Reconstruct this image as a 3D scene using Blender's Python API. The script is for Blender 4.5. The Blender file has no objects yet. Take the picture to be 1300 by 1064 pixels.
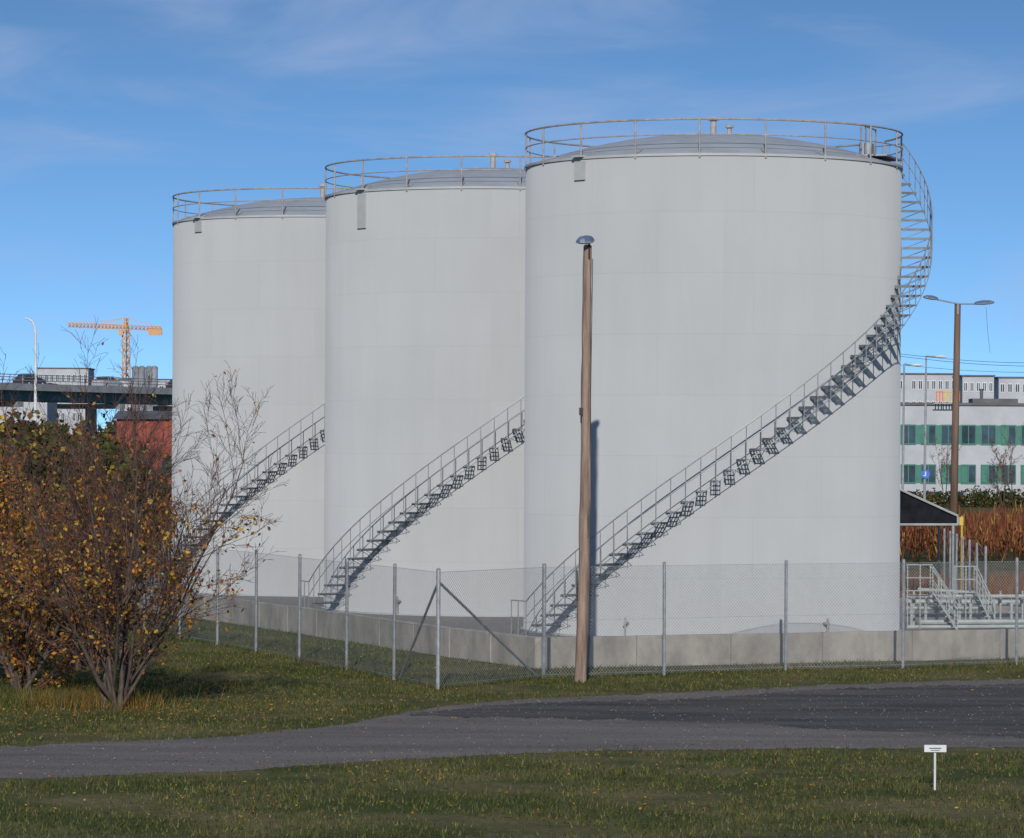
import bpy, math, random
import numpy as np
from mathutils import Vector, Matrix
random.seed(7); rng=np.random.default_rng(7)
S=bpy.context.scene
F=4760.0; H=6.17; HOR=37.0; ROLL=math.radians(0.3)
def UN(x,y):
    dx=x-650; dy=y-532
    return dx*math.cos(ROLL)+dy*math.sin(ROLL), -dx*math.sin(ROLL)+dy*math.cos(ROLL)-HOR
def G(x,y):              # survey: ground point
    a,b=UN(x,y); d=F*H/b
    return Vector((a*d/F,d,0))
def W(x,y,d):            # survey: point at known distance
    a,b=UN(x,y)
    return Vector((a*d/F,d,H-b*d/F))
# ---------------------------------------------------------------- materials
def mat(name,col,rough=.6,var=.0,scale=3.,col2=None,bump=0.,bscale=20.,metal=0.,stretch=(1,1,1),spec=.5,detail=6,contrast=(.35,.65)):
    m=bpy.data.materials.new(name); m.use_nodes=True
    nt=m.node_tree; b=nt.nodes['Principled BSDF']
    b.inputs['Roughness'].default_value=rough; b.inputs['Metallic'].default_value=metal
    b.inputs['Specular IOR Level'].default_value=spec
    c=tuple(col)+(1,)
    b.inputs['Base Color'].default_value=c
    tc=nt.nodes.new('ShaderNodeTexCoord'); mp=nt.nodes.new('ShaderNodeMapping')
    mp.inputs['Scale'].default_value=stretch
    nt.links.new(tc.outputs['Object'],mp.inputs['Vector'])
    if var>0 or col2:
        n=nt.nodes.new('ShaderNodeTexNoise'); n.inputs['Scale'].default_value=scale; n.inputs['Detail'].default_value=detail
        n.inputs['Roughness'].default_value=.65
        nt.links.new(mp.outputs[0],n.inputs['Vector'])
        r=nt.nodes.new('ShaderNodeValToRGB')
        r.color_ramp.elements[0].position=contrast[0]; r.color_ramp.elements[1].position=contrast[1]
        if col2: r.color_ramp.elements[0].color=c; r.color_ramp.elements[1].color=tuple(col2)+(1,)
        else:
            r.color_ramp.elements[0].color=tuple(x*(1-var) for x in col)+(1,)
            r.color_ramp.elements[1].color=tuple(min(1,x*(1+var)) for x in col)+(1,)
        nt.links.new(n.outputs['Fac'],r.inputs[0]); nt.links.new(r.outputs[0],b.inputs['Base Color'])
    if bump>0:
        n2=nt.nodes.new('ShaderNodeTexNoise'); n2.inputs['Scale'].default_value=bscale; n2.inputs['Detail'].default_value=8
        nt.links.new(mp.outputs[0],n2.inputs['Vector'])
        bp=nt.nodes.new('ShaderNodeBump'); bp.inputs['Strength'].default_value=bump; bp.inputs['Distance'].default_value=.05
        nt.links.new(n2.outputs['Fac'],bp.inputs['Height']); nt.links.new(bp.outputs[0],b.inputs['Normal'])
    return m
def leafmat(name,col,var=.35):
    m=mat(name,col,.7,var=var,scale=1.3,spec=.2)
    nt=m.node_tree; b=nt.nodes['Principled BSDF']
    out=nt.nodes['Material Output']; tr=nt.nodes.new('ShaderNodeBsdfTranslucent')
    tr.inputs[0].default_value=tuple(col)+(1,)
    mx=nt.nodes.new('ShaderNodeMixShader'); mx.inputs[0].default_value=.25
    nt.links.new(b.outputs[0],mx.inputs[1]); nt.links.new(tr.outputs[0],mx.inputs[2]); nt.links.new(mx.outputs[0],out.inputs[0])
    return m
def tankmat():
    m=mat('tank_paint',(.5,.52,.53),.6,spec=.15)
    nt=m.node_tree; b=nt.nodes['Principled BSDF']; L=nt.links
    b.inputs['Diffuse Roughness'].default_value=.7
    tc=nt.nodes.new('ShaderNodeTexCoord')
    br=nt.nodes.new('ShaderNodeTexBrick')
    L.new(tc.outputs['UV'],br.inputs['Vector'])
    br.inputs['Scale'].default_value=1.; br.inputs['Brick Width'].default_value=4.4; br.inputs['Row Height'].default_value=1.77
    br.inputs['Mortar Size'].default_value=.012; br.inputs['Mortar Smooth'].default_value=.6
    br.inputs['Color1'].default_value=(.440,.458,.470,1); br.inputs['Color2'].default_value=(.430,.448,.461,1); br.inputs['Mortar'].default_value=(.392,.408,.420,1)
    mp=nt.nodes.new('ShaderNodeMapping'); mp.inputs['Scale'].default_value=(1.2,.12,1)
    L.new(tc.outputs['UV'],mp.inputs[0])
    n=nt.nodes.new('ShaderNodeTexNoise'); n.inputs['Scale'].default_value=1.2; n.inputs['Detail'].default_value=9; n.inputs['Roughness'].default_value=.7
    L.new(mp.outputs[0],n.inputs['Vector'])
    r=nt.nodes.new('ShaderNodeMapRange'); r.inputs[1].default_value=.3; r.inputs[2].default_value=.75; r.inputs[3].default_value=.965; r.inputs[4].default_value=1.03
    L.new(n.outputs['Fac'],r.inputs[0])
    n3=nt.nodes.new('ShaderNodeTexNoise'); n3.inputs['Scale'].default_value=.35; n3.inputs['Detail'].default_value=5; L.new(tc.outputs['UV'],n3.inputs['Vector'])
    r2=nt.nodes.new('ShaderNodeMapRange'); r2.inputs[1].default_value=.3; r2.inputs[2].default_value=.7; r2.inputs[3].default_value=.965; r2.inputs[4].default_value=1.02
    L.new(n3.outputs['Fac'],r2.inputs[0])
    mu=nt.nodes.new('ShaderNodeMath'); mu.operation='MULTIPLY'; L.new(r.outputs[0],mu.inputs[0]); L.new(r2.outputs[0],mu.inputs[1])
    vm=nt.nodes.new('ShaderNodeVectorMath'); vm.operation='SCALE'; L.new(br.outputs['Color'],vm.inputs[0]); L.new(mu.outputs[0],vm.inputs['Scale'])
    L.new(vm.outputs[0],b.inputs['Base Color'])
    bp=nt.nodes.new('ShaderNodeBump'); bp.inputs['Strength'].default_value=.2; bp.inputs['Distance'].default_value=.01
    mp2=nt.nodes.new('ShaderNodeMapping'); mp2.inputs['Scale'].default_value=(.35,.6,1); L.new(tc.outputs['UV'],mp2.inputs[0])
    n2=nt.nodes.new('ShaderNodeTexNoise'); n2.inputs['Scale'].default_value=1.; n2.inputs['Detail'].default_value=2; L.new(mp2.outputs[0],n2.inputs['Vector'])
    sb=nt.nodes.new('ShaderNodeMath'); sb.operation='MULTIPLY_ADD'; sb.inputs[1].default_value=-.2; L.new(br.outputs['Fac'],sb.inputs[0]); 
    m3=nt.nodes.new('ShaderNodeMath'); m3.operation='MULTIPLY'; m3.inputs[1].default_value=2.; L.new(n2.outputs['Fac'],m3.inputs[0]); L.new(m3.outputs[0],sb.inputs[2])
    L.new(sb.outputs[0],bp.inputs['Height']); L.new(bp.outputs[0],b.inputs['Normal'])
    return m
M={}
M['tank']=tankmat()
M['trim']=mat('tank_trim_paint',(.38,.40,.41),.6,var=.06,scale=2,spec=.2)
M['roof']=mat('tank_roof_paint',(.32,.345,.37),.7,var=.10,scale=1.,spec=.2)
M['rail']=mat('weathered_rail',(.30,.28,.27),.6,var=.25,scale=4)
M['galv']=mat('galvanised_steel',(.28,.30,.32),.5,var=.2,scale=5,metal=.3)
M['pale']=mat('pale_grey_paint',(.32,.35,.34),.6,var=.15,scale=3)
M['step']=mat('stair_steel',(.14,.16,.18),.55,var=.2,scale=5,metal=.2)
M['conc']=mat('concrete',(.33,.305,.26),.9,var=.28,scale=1.1,bump=.4,bscale=15,stretch=(1,1,.5))
M['gravelin']=mat('bund_gravel',(.22,.20,.18),.95,var=.3,scale=6)
M['wood']=mat('weathered_wood',(.15,.10,.078),.85,col2=(.32,.235,.18),scale=9,bump=.8,bscale=20,stretch=(1,1,.08),var=.1)
M['wood2']=mat('dark_wood',(.10,.06,.045),.85,col2=(.17,.11,.08),scale=6,stretch=(1,1,.1),var=.1)
M['lamp']=mat('lamp_housing',(.10,.13,.20),.35,var=.1,scale=3)
M['glass']=mat('lamp_glass',(.5,.55,.6),.15)
M['white']=mat('white_paint',(.58,.59,.60),.6,var=.08,scale=2)
M['facade']=mat('facade_render',(.38,.40,.43),.8,var=.10,scale=.3)
M['green']=mat('green_panel',(.02,.15,.11),.5,var=.15,scale=1)
M['win']=mat('window_glass',(.03,.05,.07),.12,var=.6,scale=.4)
M['darkroof']=mat('roof_felt',(.10,.10,.11),.8,var=.2,scale=.5)
M['teal']=mat('teal_girder',(.05,.13,.16),.6,var=.2,scale=.3)
M['bconc']=mat('bridge_concrete',(.22,.235,.26),.9,var=.2,scale=.5)
M['orange']=mat('crane_paint',(.50,.27,.11),.5,var=.1,scale=1)
M['red']=mat('red_wall',(.22,.05,.032),.8,var=.2,scale=1)
M['black']=mat('black_rubber',(.02,.02,.02),.7,var=.2,scale=3)
M['tarp']=mat('dark_lining',(.014,.016,.02),1.,var=.3,scale=2,spec=.05)
M['blue']=mat('sign_blue',(.02,.13,.50),.4,var=.05)
M['yellow']=mat('yellow_paint',(.55,.38,.05),.5,var=.1)
M['signred']=mat('sign_orange',(.65,.16,.03),.5,var=.1)
M['bark']=mat('bark',(.075,.055,.045),.9,var=.4,scale=4)
M['twig']=mat('twig',(.095,.052,.042),.9,var=.3,scale=2)
M['lfo']=leafmat('leaf_orange',(.42,.17,.025))
M['lfb']=leafmat('leaf_brown',(.20,.08,.025))
M['lfy']=leafmat('leaf_yellow',(.44,.30,.05))
M['lfg']=leafmat('leaf_green',(.08,.09,.02))
M['lfd']=leafmat('leaf_dark',(.035,.045,.018))
M['reed']=leafmat('rust_reed',(.24,.085,.035))
M['reed2']=leafmat('rust_reed_dark',(.13,.05,.028))
M['grs']=leafmat('grass_blade',(.095,.112,.026))
M['grs2']=leafmat('grass_blade_dry',(.19,.15,.06))
M['grs3']=leafmat('grass_blade_dark',(.045,.062,.016))
M['stone']=mat('road_stone',(.19,.18,.17),.9,var=.4,scale=3)
def finer(m,scale,lo_,hi_):
    nt=m.node_tree; b=nt.nodes['Principled BSDF']; L=nt.links
    src=b.inputs['Base Color'].links[0].from_socket
    n=nt.nodes.new('ShaderNodeTexNoise'); n.inputs['Scale'].default_value=scale; n.inputs['Detail'].default_value=8; n.inputs['Roughness'].default_value=.8
    tc=nt.nodes.new('ShaderNodeTexCoord'); L.new(tc.outputs['Object'],n.inputs['Vector'])
    r=nt.nodes.new('ShaderNodeMapRange'); r.inputs[1].default_value=.3; r.inputs[2].default_value=.7; r.inputs[3].default_value=lo_; r.inputs[4].default_value=hi_
    L.new(n.outputs['Fac'],r.inputs[0])
    vm=nt.nodes.new('ShaderNodeVectorMath'); vm.operation='SCALE'; L.new(src,vm.inputs[0]); L.new(r.outputs[0],vm.inputs['Scale'])
    L.new(vm.outputs[0],b.inputs['Base Color']); return m
M['ground']=finer(mat('grass_ground',(.055,.068,.020),.95,col2=(.16,.13,.06),scale=.3,bump=1.,bscale=9,detail=10,spec=.1,contrast=(.40,.64)),7,.5,1.5)
M['road']=finer(mat('gravel_road',(.125,.112,.10),.95,col2=(.205,.182,.162),scale=.35,bump=.8,bscale=14,detail=12,spec=.1,stretch=(.35,1.6,1),contrast=(.33,.70)),14,.62,1.4)
M['road2']=finer(mat('fresh_asphalt_gravel',(.055,.052,.052),.95,col2=(.125,.114,.108),scale=.5,bump=.8,bscale=14,detail=12,spec=.1,stretch=(.35,1.6,1),contrast=(.35,.70)),14,.6,1.5)
# ---------------------------------------------------------------- mesh builder
class MB:
    def __init__(s): s.v=[]; s.f=[]; s.m=[]
    def box(s,c,sz,mi=0,rz=0,axes=None):
        c=Vector(c); hx,hy,hz=sz[0]/2,sz[1]/2,sz[2]/2
        if axes is None:
            ax=Vector((math.cos(rz),math.sin(rz),0)); ay=Vector((-math.sin(rz),math.cos(rz),0)); az=Vector((0,0,1))
        else: ax,ay,az=axes
        n=len(s.v)
        for k in range(8):
            s.v.append(tuple(c+ax*(hx if k&1 else -hx)+ay*(hy if k&2 else -hy)+az*(hz if k&4 else -hz)))
        for q in ((0,2,3,1),(4,5,7,6),(0,1,5,4),(2,6,7,3),(0,4,6,2),(1,3,7,5)):
            s.f.append(tuple(n+i for i in q)); s.m.append(mi)
    def tube(s,p0,p1,r0,r1=None,n=6,mi=0,cap=True):
        p0=Vector(p0); p1=Vector(p1); r1=r0 if r1 is None else r1
        d=(p1-p0)
        if d.length<1e-6: return
        d.normalize(); a=d.orthogonal().normalized(); b=d.cross(a)
        k=len(s.v)
        for p,r in ((p0,r0),(p1,r1)):
            for i in range(n):
                t=2*math.pi*i/n
                s.v.append(tuple(p+a*(r*math.cos(t))+b*(r*math.sin(t))))
        for i in range(n):
            j=(i+1)%n
            s.f.append((k+i,k+j,k+n+j,k+n+i)); s.m.append(mi)
        if cap and n>3:
            s.f.append(tuple(k+i for i in reversed(range(n)))); s.m.append(mi)
            s.f.append(tuple(k+n+i for i in range(n))); s.m.append(mi)
    def pline(s,pts,r,n=6,mi=0):
        for a,b in zip(pts[:-1],pts[1:]): s.tube(a,b,r,r,n,mi,False)
    def poly(s,pts,mi=0):
        k=len(s.v); s.v+= [tuple(p) for p in pts]; s.f.append(tuple(range(k,k+len(pts)))); s.m.append(mi)
    def prism(s,pts,z0,z1,mi=0):
        n=len(pts); k=len(s.v)
        for p in pts: s.v.append((p[0],p[1],z0))
        for p in pts: s.v.append((p[0],p[1],z1))
        for i in range(n):
            j=(i+1)%n; s.f.append((k+i,k+j,k+n+j,k+n+i)); s.m.append(mi)
        s.f.append(tuple(k+n+i for i in range(n))); s.m.append(mi)
        s.f.append(tuple(k+i for i in reversed(range(n)))); s.m.append(mi)
    def build(s,name,mats,parent=None,smooth=False,loc=None):
        me=bpy.data.meshes.new(name); me.from_pydata(s.v,[],s.f)
        for m in mats: me.materials.append(M[m] if isinstance(m,str) else m)
        me.polygons.foreach_set('material_index',np.array(s.m,dtype=np.int32))
        if smooth: me.polygons.foreach_set('use_smooth',np.ones(len(s.f),dtype=bool))
        me.update()
        o=bpy.data.objects.new(name,me); S.collection.objects.link(o)
        if loc is not None: o.location=loc
        if parent: o.parent=parent
        return o
def empty(name,loc=(0,0,0)):
    o=bpy.data.objects.new(name,None); o.location=loc; o.empty_display_size=.5; S.collection.objects.link(o); return o
def quads(name,V,mi,mats,nv=4,parent=None):
    N=len(V); me=bpy.data.meshes.new(name)
    me.vertices.add(N*nv); me.vertices.foreach_set('co',V.reshape(-1).astype(np.float32))
    me.loops.add(N*nv); me.loops.foreach_set('vertex_index',np.arange(N*nv,dtype=np.int32))
    me.polygons.add(N); me.polygons.foreach_set('loop_start',np.arange(0,N*nv,nv,dtype=np.int32))
    for m in mats: me.materials.append(M[m])
    me.polygons.foreach_set('material_index',np.asarray(mi,dtype=np.int32))
    me.update(calc_edges=True); me.validate()
    o=bpy.data.objects.new(name,me); S.collection.objects.link(o)
    if parent: o.parent=parent
    return o
def rand_quads(P,size,aspect=.6):
    N=len(P); a=rng.normal(size=(N,3)); a/=np.linalg.norm(a,axis=1)[:,None]
    b=rng.normal(size=(N,3)); b=np.cross(a,b); b/=np.linalg.norm(b,axis=1)[:,None]
    s=(size*rng.uniform(.6,1.3,N))[:,None]
    a=a*s; b=b*s*aspect
    return np.stack([P-a,P-b*.9,P+a,P+b*.9],1)
# ---------------------------------------------------------------- ground
mb=MB(); mb.poly([(-4000,-200,0),(4000,-200,0),(4000,6000,0),(-4000,6000,0)]); mb.build('ground',['ground'])
up=[(-300,958),(0,947),(200,940),(330,932),(420,922),(500,908),(560,897),(650,889),(850,880),(1100,868),(1300,862),(1700,848)]
lo=[(-300,1000),(0,990),(200,983),(380,973),(500,965),(650,957),(800,952),(1000,950),(1300,949),(1700,948)]
def interp(t,xs): return np.interp(xs,[p[0] for p in t],[p[1] for p in t])
def strip(name,U,Lw,z,m,x0,x1,jit):
    xs=np.linspace(x0,x1,420); yu=interp(U,xs); yl=interp(Lw,xs)
    b=MB(); pu=[];pl=[]; wu=wl=0
    for i,x in enumerate(xs):
        a=G(x,yu[i]); c=G(x,yl[i]); 
        wu=wu*.9+random.gauss(0,jit*.5); wl=wl*.9+random.gauss(0,jit*.5)
        ya=a.y+wu+random.gauss(0,jit*.5); yc=c.y+wl*.7+random.gauss(0,jit*.4)
        if yc>ya-.05: yc=ya-.05
        pu.append(Vector((a.x,ya,z))); pl.append(Vector((c.x,yc,z)))
    for k in (pu,pl):
        for i in range(1,len(k)):
            if k[i].x<=k[i-1].x: k[i].x=k[i-1].x+.001
    for i in range(len(xs)-1): b.poly([pl[i],pl[i+1],pu[i+1],pu[i]])
    b.build(name,[m])
strip('gravel_road',up,lo,.004,'road',-300,1700,.16)
upd=[(520,906),(650,895),(850,886),(1100,874),(1300,868),(1700,856)]
lod=[(520,908),(650,911),(800,914),(900,917),(1000,922),(1100,928),(1200,932),(1300,936),(1700,940)]
strip('asphalt_patch',upd,lod,.008,'road2',520,1700,.24)
# ---------------------------------------------------------------- bund wall
ZW=.88; ZF=.655
vdir=Vector((.91,.414,0)).normalized(); udir=Vector((-.414,.91,0)).normalized()
A=G(684,849); B=G(575,835); C3=G(300,792); C4=C3+udir*26; R1=A+vdir*24; R2=R1+udir*62
C5=C4+vdir*20
inner=[p.copy() for p in (R1,A,B,C3,C4)]+[C5,R2]
mb=MB(); mb.prism([(p.x,p.y) for p in reversed([*inner])],-.02,ZF-.004,0); mb.build('bund_floor',['gravelin'])
e=empty('concrete_bund_wall')
ring=inner+[inner[0]]
mb=MB(); j=MB()
for a,b in zip(ring[:-1],ring[1:]):
    d=(b-a); L=d.length; d.normalize(); ang=math.atan2(d.y,d.x)
    k=max(1,round(L/3.0)); 
    for i in range(k):
        s0=L*i/k+.012; s1=L*(i+1)/k-.012; c=a+d*((s0+s1)/2)
        mb.box((c.x,c.y,ZW/2+random.uniform(-.006,.006)),(s1-s0,.26,ZW),0,ang)
    j.box(((a.x+b.x)/2,(a.y+b.y)/2,ZW/2-.03),(L,.2,ZW-.06),0,ang)
for p in inner: mb.tube((p.x,p.y,0),(p.x,p.y,ZW+.004),.15,.15,12)
w=mb.build('panels',['conc'],e); bv=w.modifiers.new('b','BEVEL'); bv.width=.015
j.build('core',['gravelin'],e)
# ---------------------------------------------------------------- tanks
R=5.70; ZB=.66; ZT=14.72; 
def P(th,r,z): return Vector((r*math.sin(th),-r*math.cos(th),z))
def tank(cx,cy,rotd,dz,plate):
    e=empty('storage_tank',(cx,cy,0)); base=math.radians(rotd); n=160
    v=[];f=[]; zs=[ZB,ZB+.02]+[ZB+(ZT-ZB)*i/8 for i in range(1,9)]
    me=bpy.data.meshes.new('shell')
    for z in zs:
        for i in range(n): v.append(tuple(P(2*math.pi*i/n,R,z)))
    for k in range(len(zs)-1):
        for i in range(n):
            jn=(i+1)%n; f.append((k*n+i,k*n+jn,(k+1)*n+jn,(k+1)*n+i))
    me.from_pydata(v,[],f); uv=me.uv_layers.new(name='UV')
    li=0
    for k in range(len(zs)-1):
        for i in range(n):
            u0=2*math.pi*R*i/n; u1=2*math.pi*R*(i+1)/n
            for (a,b) in ((u0,zs[k]),(u1,zs[k]),(u1,zs[k+1]),(u0,zs[k+1])):
                uv.data[li].uv=(a+cx*1.3,b-ZB); li+=1
    me.polygons.foreach_set('use_smooth',np.ones(len(f),dtype=bool)); me.materials.append(M['tank'])
    o=bpy.data.objects.new('shell',me); S.collection.objects.link(o); o.parent=e
    b=MB()
    for i in range(n):
        a0=2*math.pi*i/n;a1=2*math.pi*(i+1)/n
        for (r0,r1,z0,z1) in ((R+.003,R+.10,ZB-.003,ZB+.05),(R-.02,R+.045,ZT-.06,ZT+.012)):
            p=[P(a0,r1,z0),P(a1,r1,z0),P(a1,r1,z1),P(a0,r1,z1)]; b.poly(p)
            b.poly([P(a0,r1,z1),P(a1,r1,z1),P(a1,r0,z1),P(a0,r0,z1)])
            b.poly([P(a0,r0,z0),P(a1,r0,z0),P(a1,r1,z0),P(a0,r1,z0)])
    b.build('curb_rings',['trim'],e)
    v=[];f=[];K=10; hh=1.0
    rs=[(R-.02)*(1-k/K) for k in range(K)]
    for r in rs:
        for i in range(n): v.append(tuple(P(2*math.pi*i/n,r,ZT+hh*(1-(r/R)**2))))
    v.append((0,0,ZT+hh))
    for k in range(K-1):
        for i in range(n): f.append((k*n+i,k*n+(i+1)%n,(k+1)*n+(i+1)%n,(k+1)*n+i))
    for i in range(n): f.append(((K-1)*n+i,(K-1)*n+(i+1)%n,len(v)-1))
    me=bpy.data.meshes.new('roof'); me.from_pydata(v,[],f); me.materials.append(M['roof'])
    me.polygons.foreach_set('use_smooth',np.ones(len(f),dtype=bool))
    o=bpy.data.objects.new('roof',me); S.collection.objects.link(o); o.parent=e
    b=MB(); N=19
    def ringpts(r,z,a0,a1,k): return [P(base+a0+(a1-a0)*i/k,r,z) for i in range(k+1)]
    g0=math.radians(-242); g1=math.radians(106)
    for z,r in ((ZT+1.0,.03),(ZT+.55,.018)): b.pline(ringpts(R+.02,z,g0,g1,110),r,6)
    for i in range(N):
        t=base+g0+(g1-g0)*i/(N-1); b.tube(P(t,R+.02,ZT-.12),P(t,R+.02,ZT+1.0),.028,n=6)
        b.tube(P(t,R-.01,ZT+.03),P(t,R-.5,ZT+.18),.018,n=5)
    b.tube((0,0,ZT+.95),(0,0,ZT+1.45),.09,n=10); b.tube((0,0,ZT+1.45),(0,0,ZT+1.55),.17,.12,n=10)
    b.tube((.5,.2,ZT+.95),(.5,.2,ZT+1.25),.07,n=8); b.tube((.5,.2,ZT+1.25),(.5,.2,ZT+1.33),.14,.1,n=8)
    b.tube((-.6,.4,ZT+.9),(-.6,.4,ZT+1.15),.03,n=6)
    b.build('roof_rail_and_vents',['rail'],e)
    b=MB(); t=base+math.radians(-49); hgt=plate
    c=P(t,R+.03,ZT-.12-hgt/2); b.box(c,(.42,.07,hgt),0,t)
    b.box(P(t,R+.06,ZT+.02),(.36,.3,.05),0,t)
    b.build('shell_brackets',['trim'],e)
    b=MB(); hr=MB(); N=46; k=.0058; Hh=ZT-ZB
    zoff=.355+dz; th0=-(zoff)/k; th1=(1-zoff)/k
    pts=[];
    for i in range(N+1):
        u=i/N; th=base+math.radians(th0+(th1-th0)*u); z=ZB+Hh*u+.02
        rad=P(th,1,0); tan=Vector((math.cos(th),math.sin(th),0)); up_=Vector((0,0,1))
        r0=R+.05; r1=R+.92; rc=(r0+r1)/2
        for q in (-.13,-.045,.045,.13):
            b.box(rad*rc+tan*q+up_*z,((r1-r0),.022,.035),0,axes=(rad,tan,up_))
        for q in (0.0,.33,.66,1.0):
            b.box(rad*(r0+.01+(r1-r0-.02)*q)+up_*(z-.003),(.02,.27,.03),0,axes=(rad,tan,up_))
        b.box(rad*rc+tan*-.15+up_*(z-.03),((r1-r0),.012,.06),0,axes=(rad,tan,up_))
        for q in (-.13,.13):
            b.tube(rad*(R+.005)+tan*q+up_*(z-.34),rad*(r1-.12)+tan*q+up_*(z-.03),.010,n=4)
        b.tube(rad*(R+.012)+up_*(z-.42),rad*(R+.012)+up_*(z+.02),.014,n=4)
        top=rad*(r1+.01)+up_*(z+.98)
        hr.tube(rad*(r1+.01)+up_*(z-.08),top,.015,n=5)
        pts.append((th,z,r1+.01))
    for hz,rr in ((.98,.02),(.52,.013),(-.06,.012)):
        hr.pline([P(t,r,z+hz) for t,z,r in pts],rr,5)
    tl0=pts[-1][0]; 
    for i in range(4):
        t=tl0+math.radians(2+3.2*i); rad=P(t,1,0); tan=Vector((math.cos(t),math.sin(t),0))
        b.box(rad*(R+.47)+Vector((0,0,ZT+.02)),(.9,.34,.04),0,axes=(rad,tan,Vector((0,0,1))))
    for i in range(5):
        t=tl0+math.radians(3.2*i); hr.tube(P(t,R+.93,ZT-.1),P(t,R+.93,ZT+1.0),.016,n=5)
    for hz in (.5,1.0): hr.pline([P(tl0+math.radians(3.2*i),R+.93,ZT+hz) for i in range(5)]+[P(tl0+math.radians(12.8),R,ZT+hz)],.018,5)
    t=base+math.radians(70); rad=P(t,1,0); tan=Vector((math.cos(t),math.sin(t),0)); upv=Vector((0,0,1))
    for q in (-1.1,-.4,.4,1.1):
        hr.tube(rad*(R-.9)+tan*q+upv*(ZT+.25),rad*(R-.9)+tan*q+upv*(ZT+1.15),.03,n=5)
    hr.tube(rad*(R-.9)+tan*-1.1+upv*(ZT+1.15),rad*(R-.9)+tan*1.1+upv*(ZT+1.15),.03,n=5)
    hr.box(rad*(R-.5)+upv*(ZT+.22),(.8,2.3,.05),0,axes=(rad,tan,upv))
    hr.box(rad*(R-1.0)+tan*.2+upv*(ZT+.5),(.35,.5,.35),0,axes=(rad,tan,upv))
    tf=pts[0][0]
    for dd in (-4,-8): hr.tube(P(tf+math.radians(dd),R+.93,ZB),P(tf+math.radians(dd),R+.93,ZB+1.0),.018,n=5)
    hr.pline([P(tf+math.radians(-8),R+.93,ZB+1),P(tf,R+.93,ZB+1)],.018,5); hr.pline([P(tf+math.radians(-8),R+.93,ZB+.5),P(tf,R+.93,ZB+.5)],.014,5)
    b.build('stair_treads',['step'],e); hr.build('stair_handrail',['galv'],e)
    b=MB(); 
    for dd,rr in ((-31,.045),(29,.05)):
        t=base+math.radians(dd); rad=P(t,1,0)
        b.tube(rad*R+Vector((0,0,ZB+.45)),rad*(R+.25)+Vector((0,0,ZB+.45)),rr,n=10)
        b.tube(rad*(R+.2)+Vector((0,0,ZB)),rad*(R+.2)+Vector((0,0,ZB+.62)),.03,n=6)
    b.build('nozzles',['rail'],e)
tank(6.08,114,3,0,.55)
tank(-.70,128.3,0,.03,1.15)
tank(-7.32,143.9,-2,.045,.4)
# ---------------------------------------------------------------- fence
FH=3.05
def fence(pts,corner_brace=None,name='chain_link_fence'):
    e=empty(name); b=MB()
    for i,p in enumerate(pts):
        r=.055 if i in (corner_brace or {}) else .045
        tx=random.gauss(0,.012); ty=random.gauss(0,.02)
        b.tube((p.x,p.y,0),(p.x+tx,p.y+ty,FH+.02),r,n=10); b.tube((p.x+tx,p.y+ty,FH+.02),(p.x+tx,p.y+ty,FH+.05),r*1.15,.01,n=10)
    for (i,q,t) in (corner_brace or {}).values() if corner_brace else []:
        b.tube((pts[i].x,pts[i].y,2.75),(q.x,q.y,.02),.035,n=8)
    b.build('posts',['galv'],e)
    w=MB()
    for a,c in zip(pts[:-1],pts[1:]):
        for z in (FH-.06,1.55,.12): 
            w.tube((a.x,a.y-.06,z),(c.x,c.y-.06,z),.006,n=4,cap=False)
    w.build('line_wires',['galv'],e)
    V=[]
    pitch=.10; ww=.0058; z0=.06; h=FH-.06-z0
    for a,c in zip(pts[:-1],pts[1:]):
        d=(c-a); L=d.length; d.normalize(); nn=Vector((d.y,-d.x,0))
        for sgn in (1,-1):
            off=nn*(.06+.002*sgn)
            s=-h
            while s<L+h:
                s0,s1=s,s+h*sgn
                za,zb=z0,z0+h
                if s0>s1: s0,za,s1,zb=s1,zb,s0,za
                if s1>0 and s0<L:
                    if s0<0: za=za+(zb-za)*(-s0)/(s1-s0); s0=0
                    if s1>L:
                        t=(L-s0)/(s1-s0); zb=za+(zb-za)*t; s1=L
                    p=a+d*s0+off; r=a+d*s1+off
                    K=max(1,int((s1-s0)/.3))
                    for q in range(K):
                        u=q/K; v=(q+1)/K; pp=p.lerp(r,u); rr=p.lerp(r,v); z1=za+(zb-za)*u; z2=za+(zb-za)*v
                        V.append([(pp.x,pp.y,z1-ww),(rr.x,rr.y,z2-ww),(rr.x,rr.y,z2+ww),(pp.x,pp.y,z1+ww)])
                s+=pitch
    V=np.array(V); quads('mesh',V,np.zeros(len(V)),['galv'],4,e)
cor=G(556,875)
left=[cor]+[G(x,y) for x,y in ((500,863),(440,851),(380,840),(325,828),(276,819),(228,811))]
dl=(left[-1]-left[0]).normalized()
lend=left[-1]; left+= [lend+dl*4.6*k for k in range(1,9)]
right=[cor,G(690,862),G(843,857),G(997,852),G(1146,849),G(1290,844)]
dr=(right[-1]-right[1]).normalized(); 
fl=list(reversed(left))
ic=len(fl)-1
q1=G(507,863); q2=G(684,862)
allp=fl+right[1:]+[right[-1]+dr*3.5*k for k in range(1,4)]
fence(allp,{ic:(ic,q1,0),ic+1:(ic,q2,0)})
rc=G(1262,815); 
fence([rc+Vector((0.3*k-.3,4.5*k,0)) for k in range(0,7)])
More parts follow.
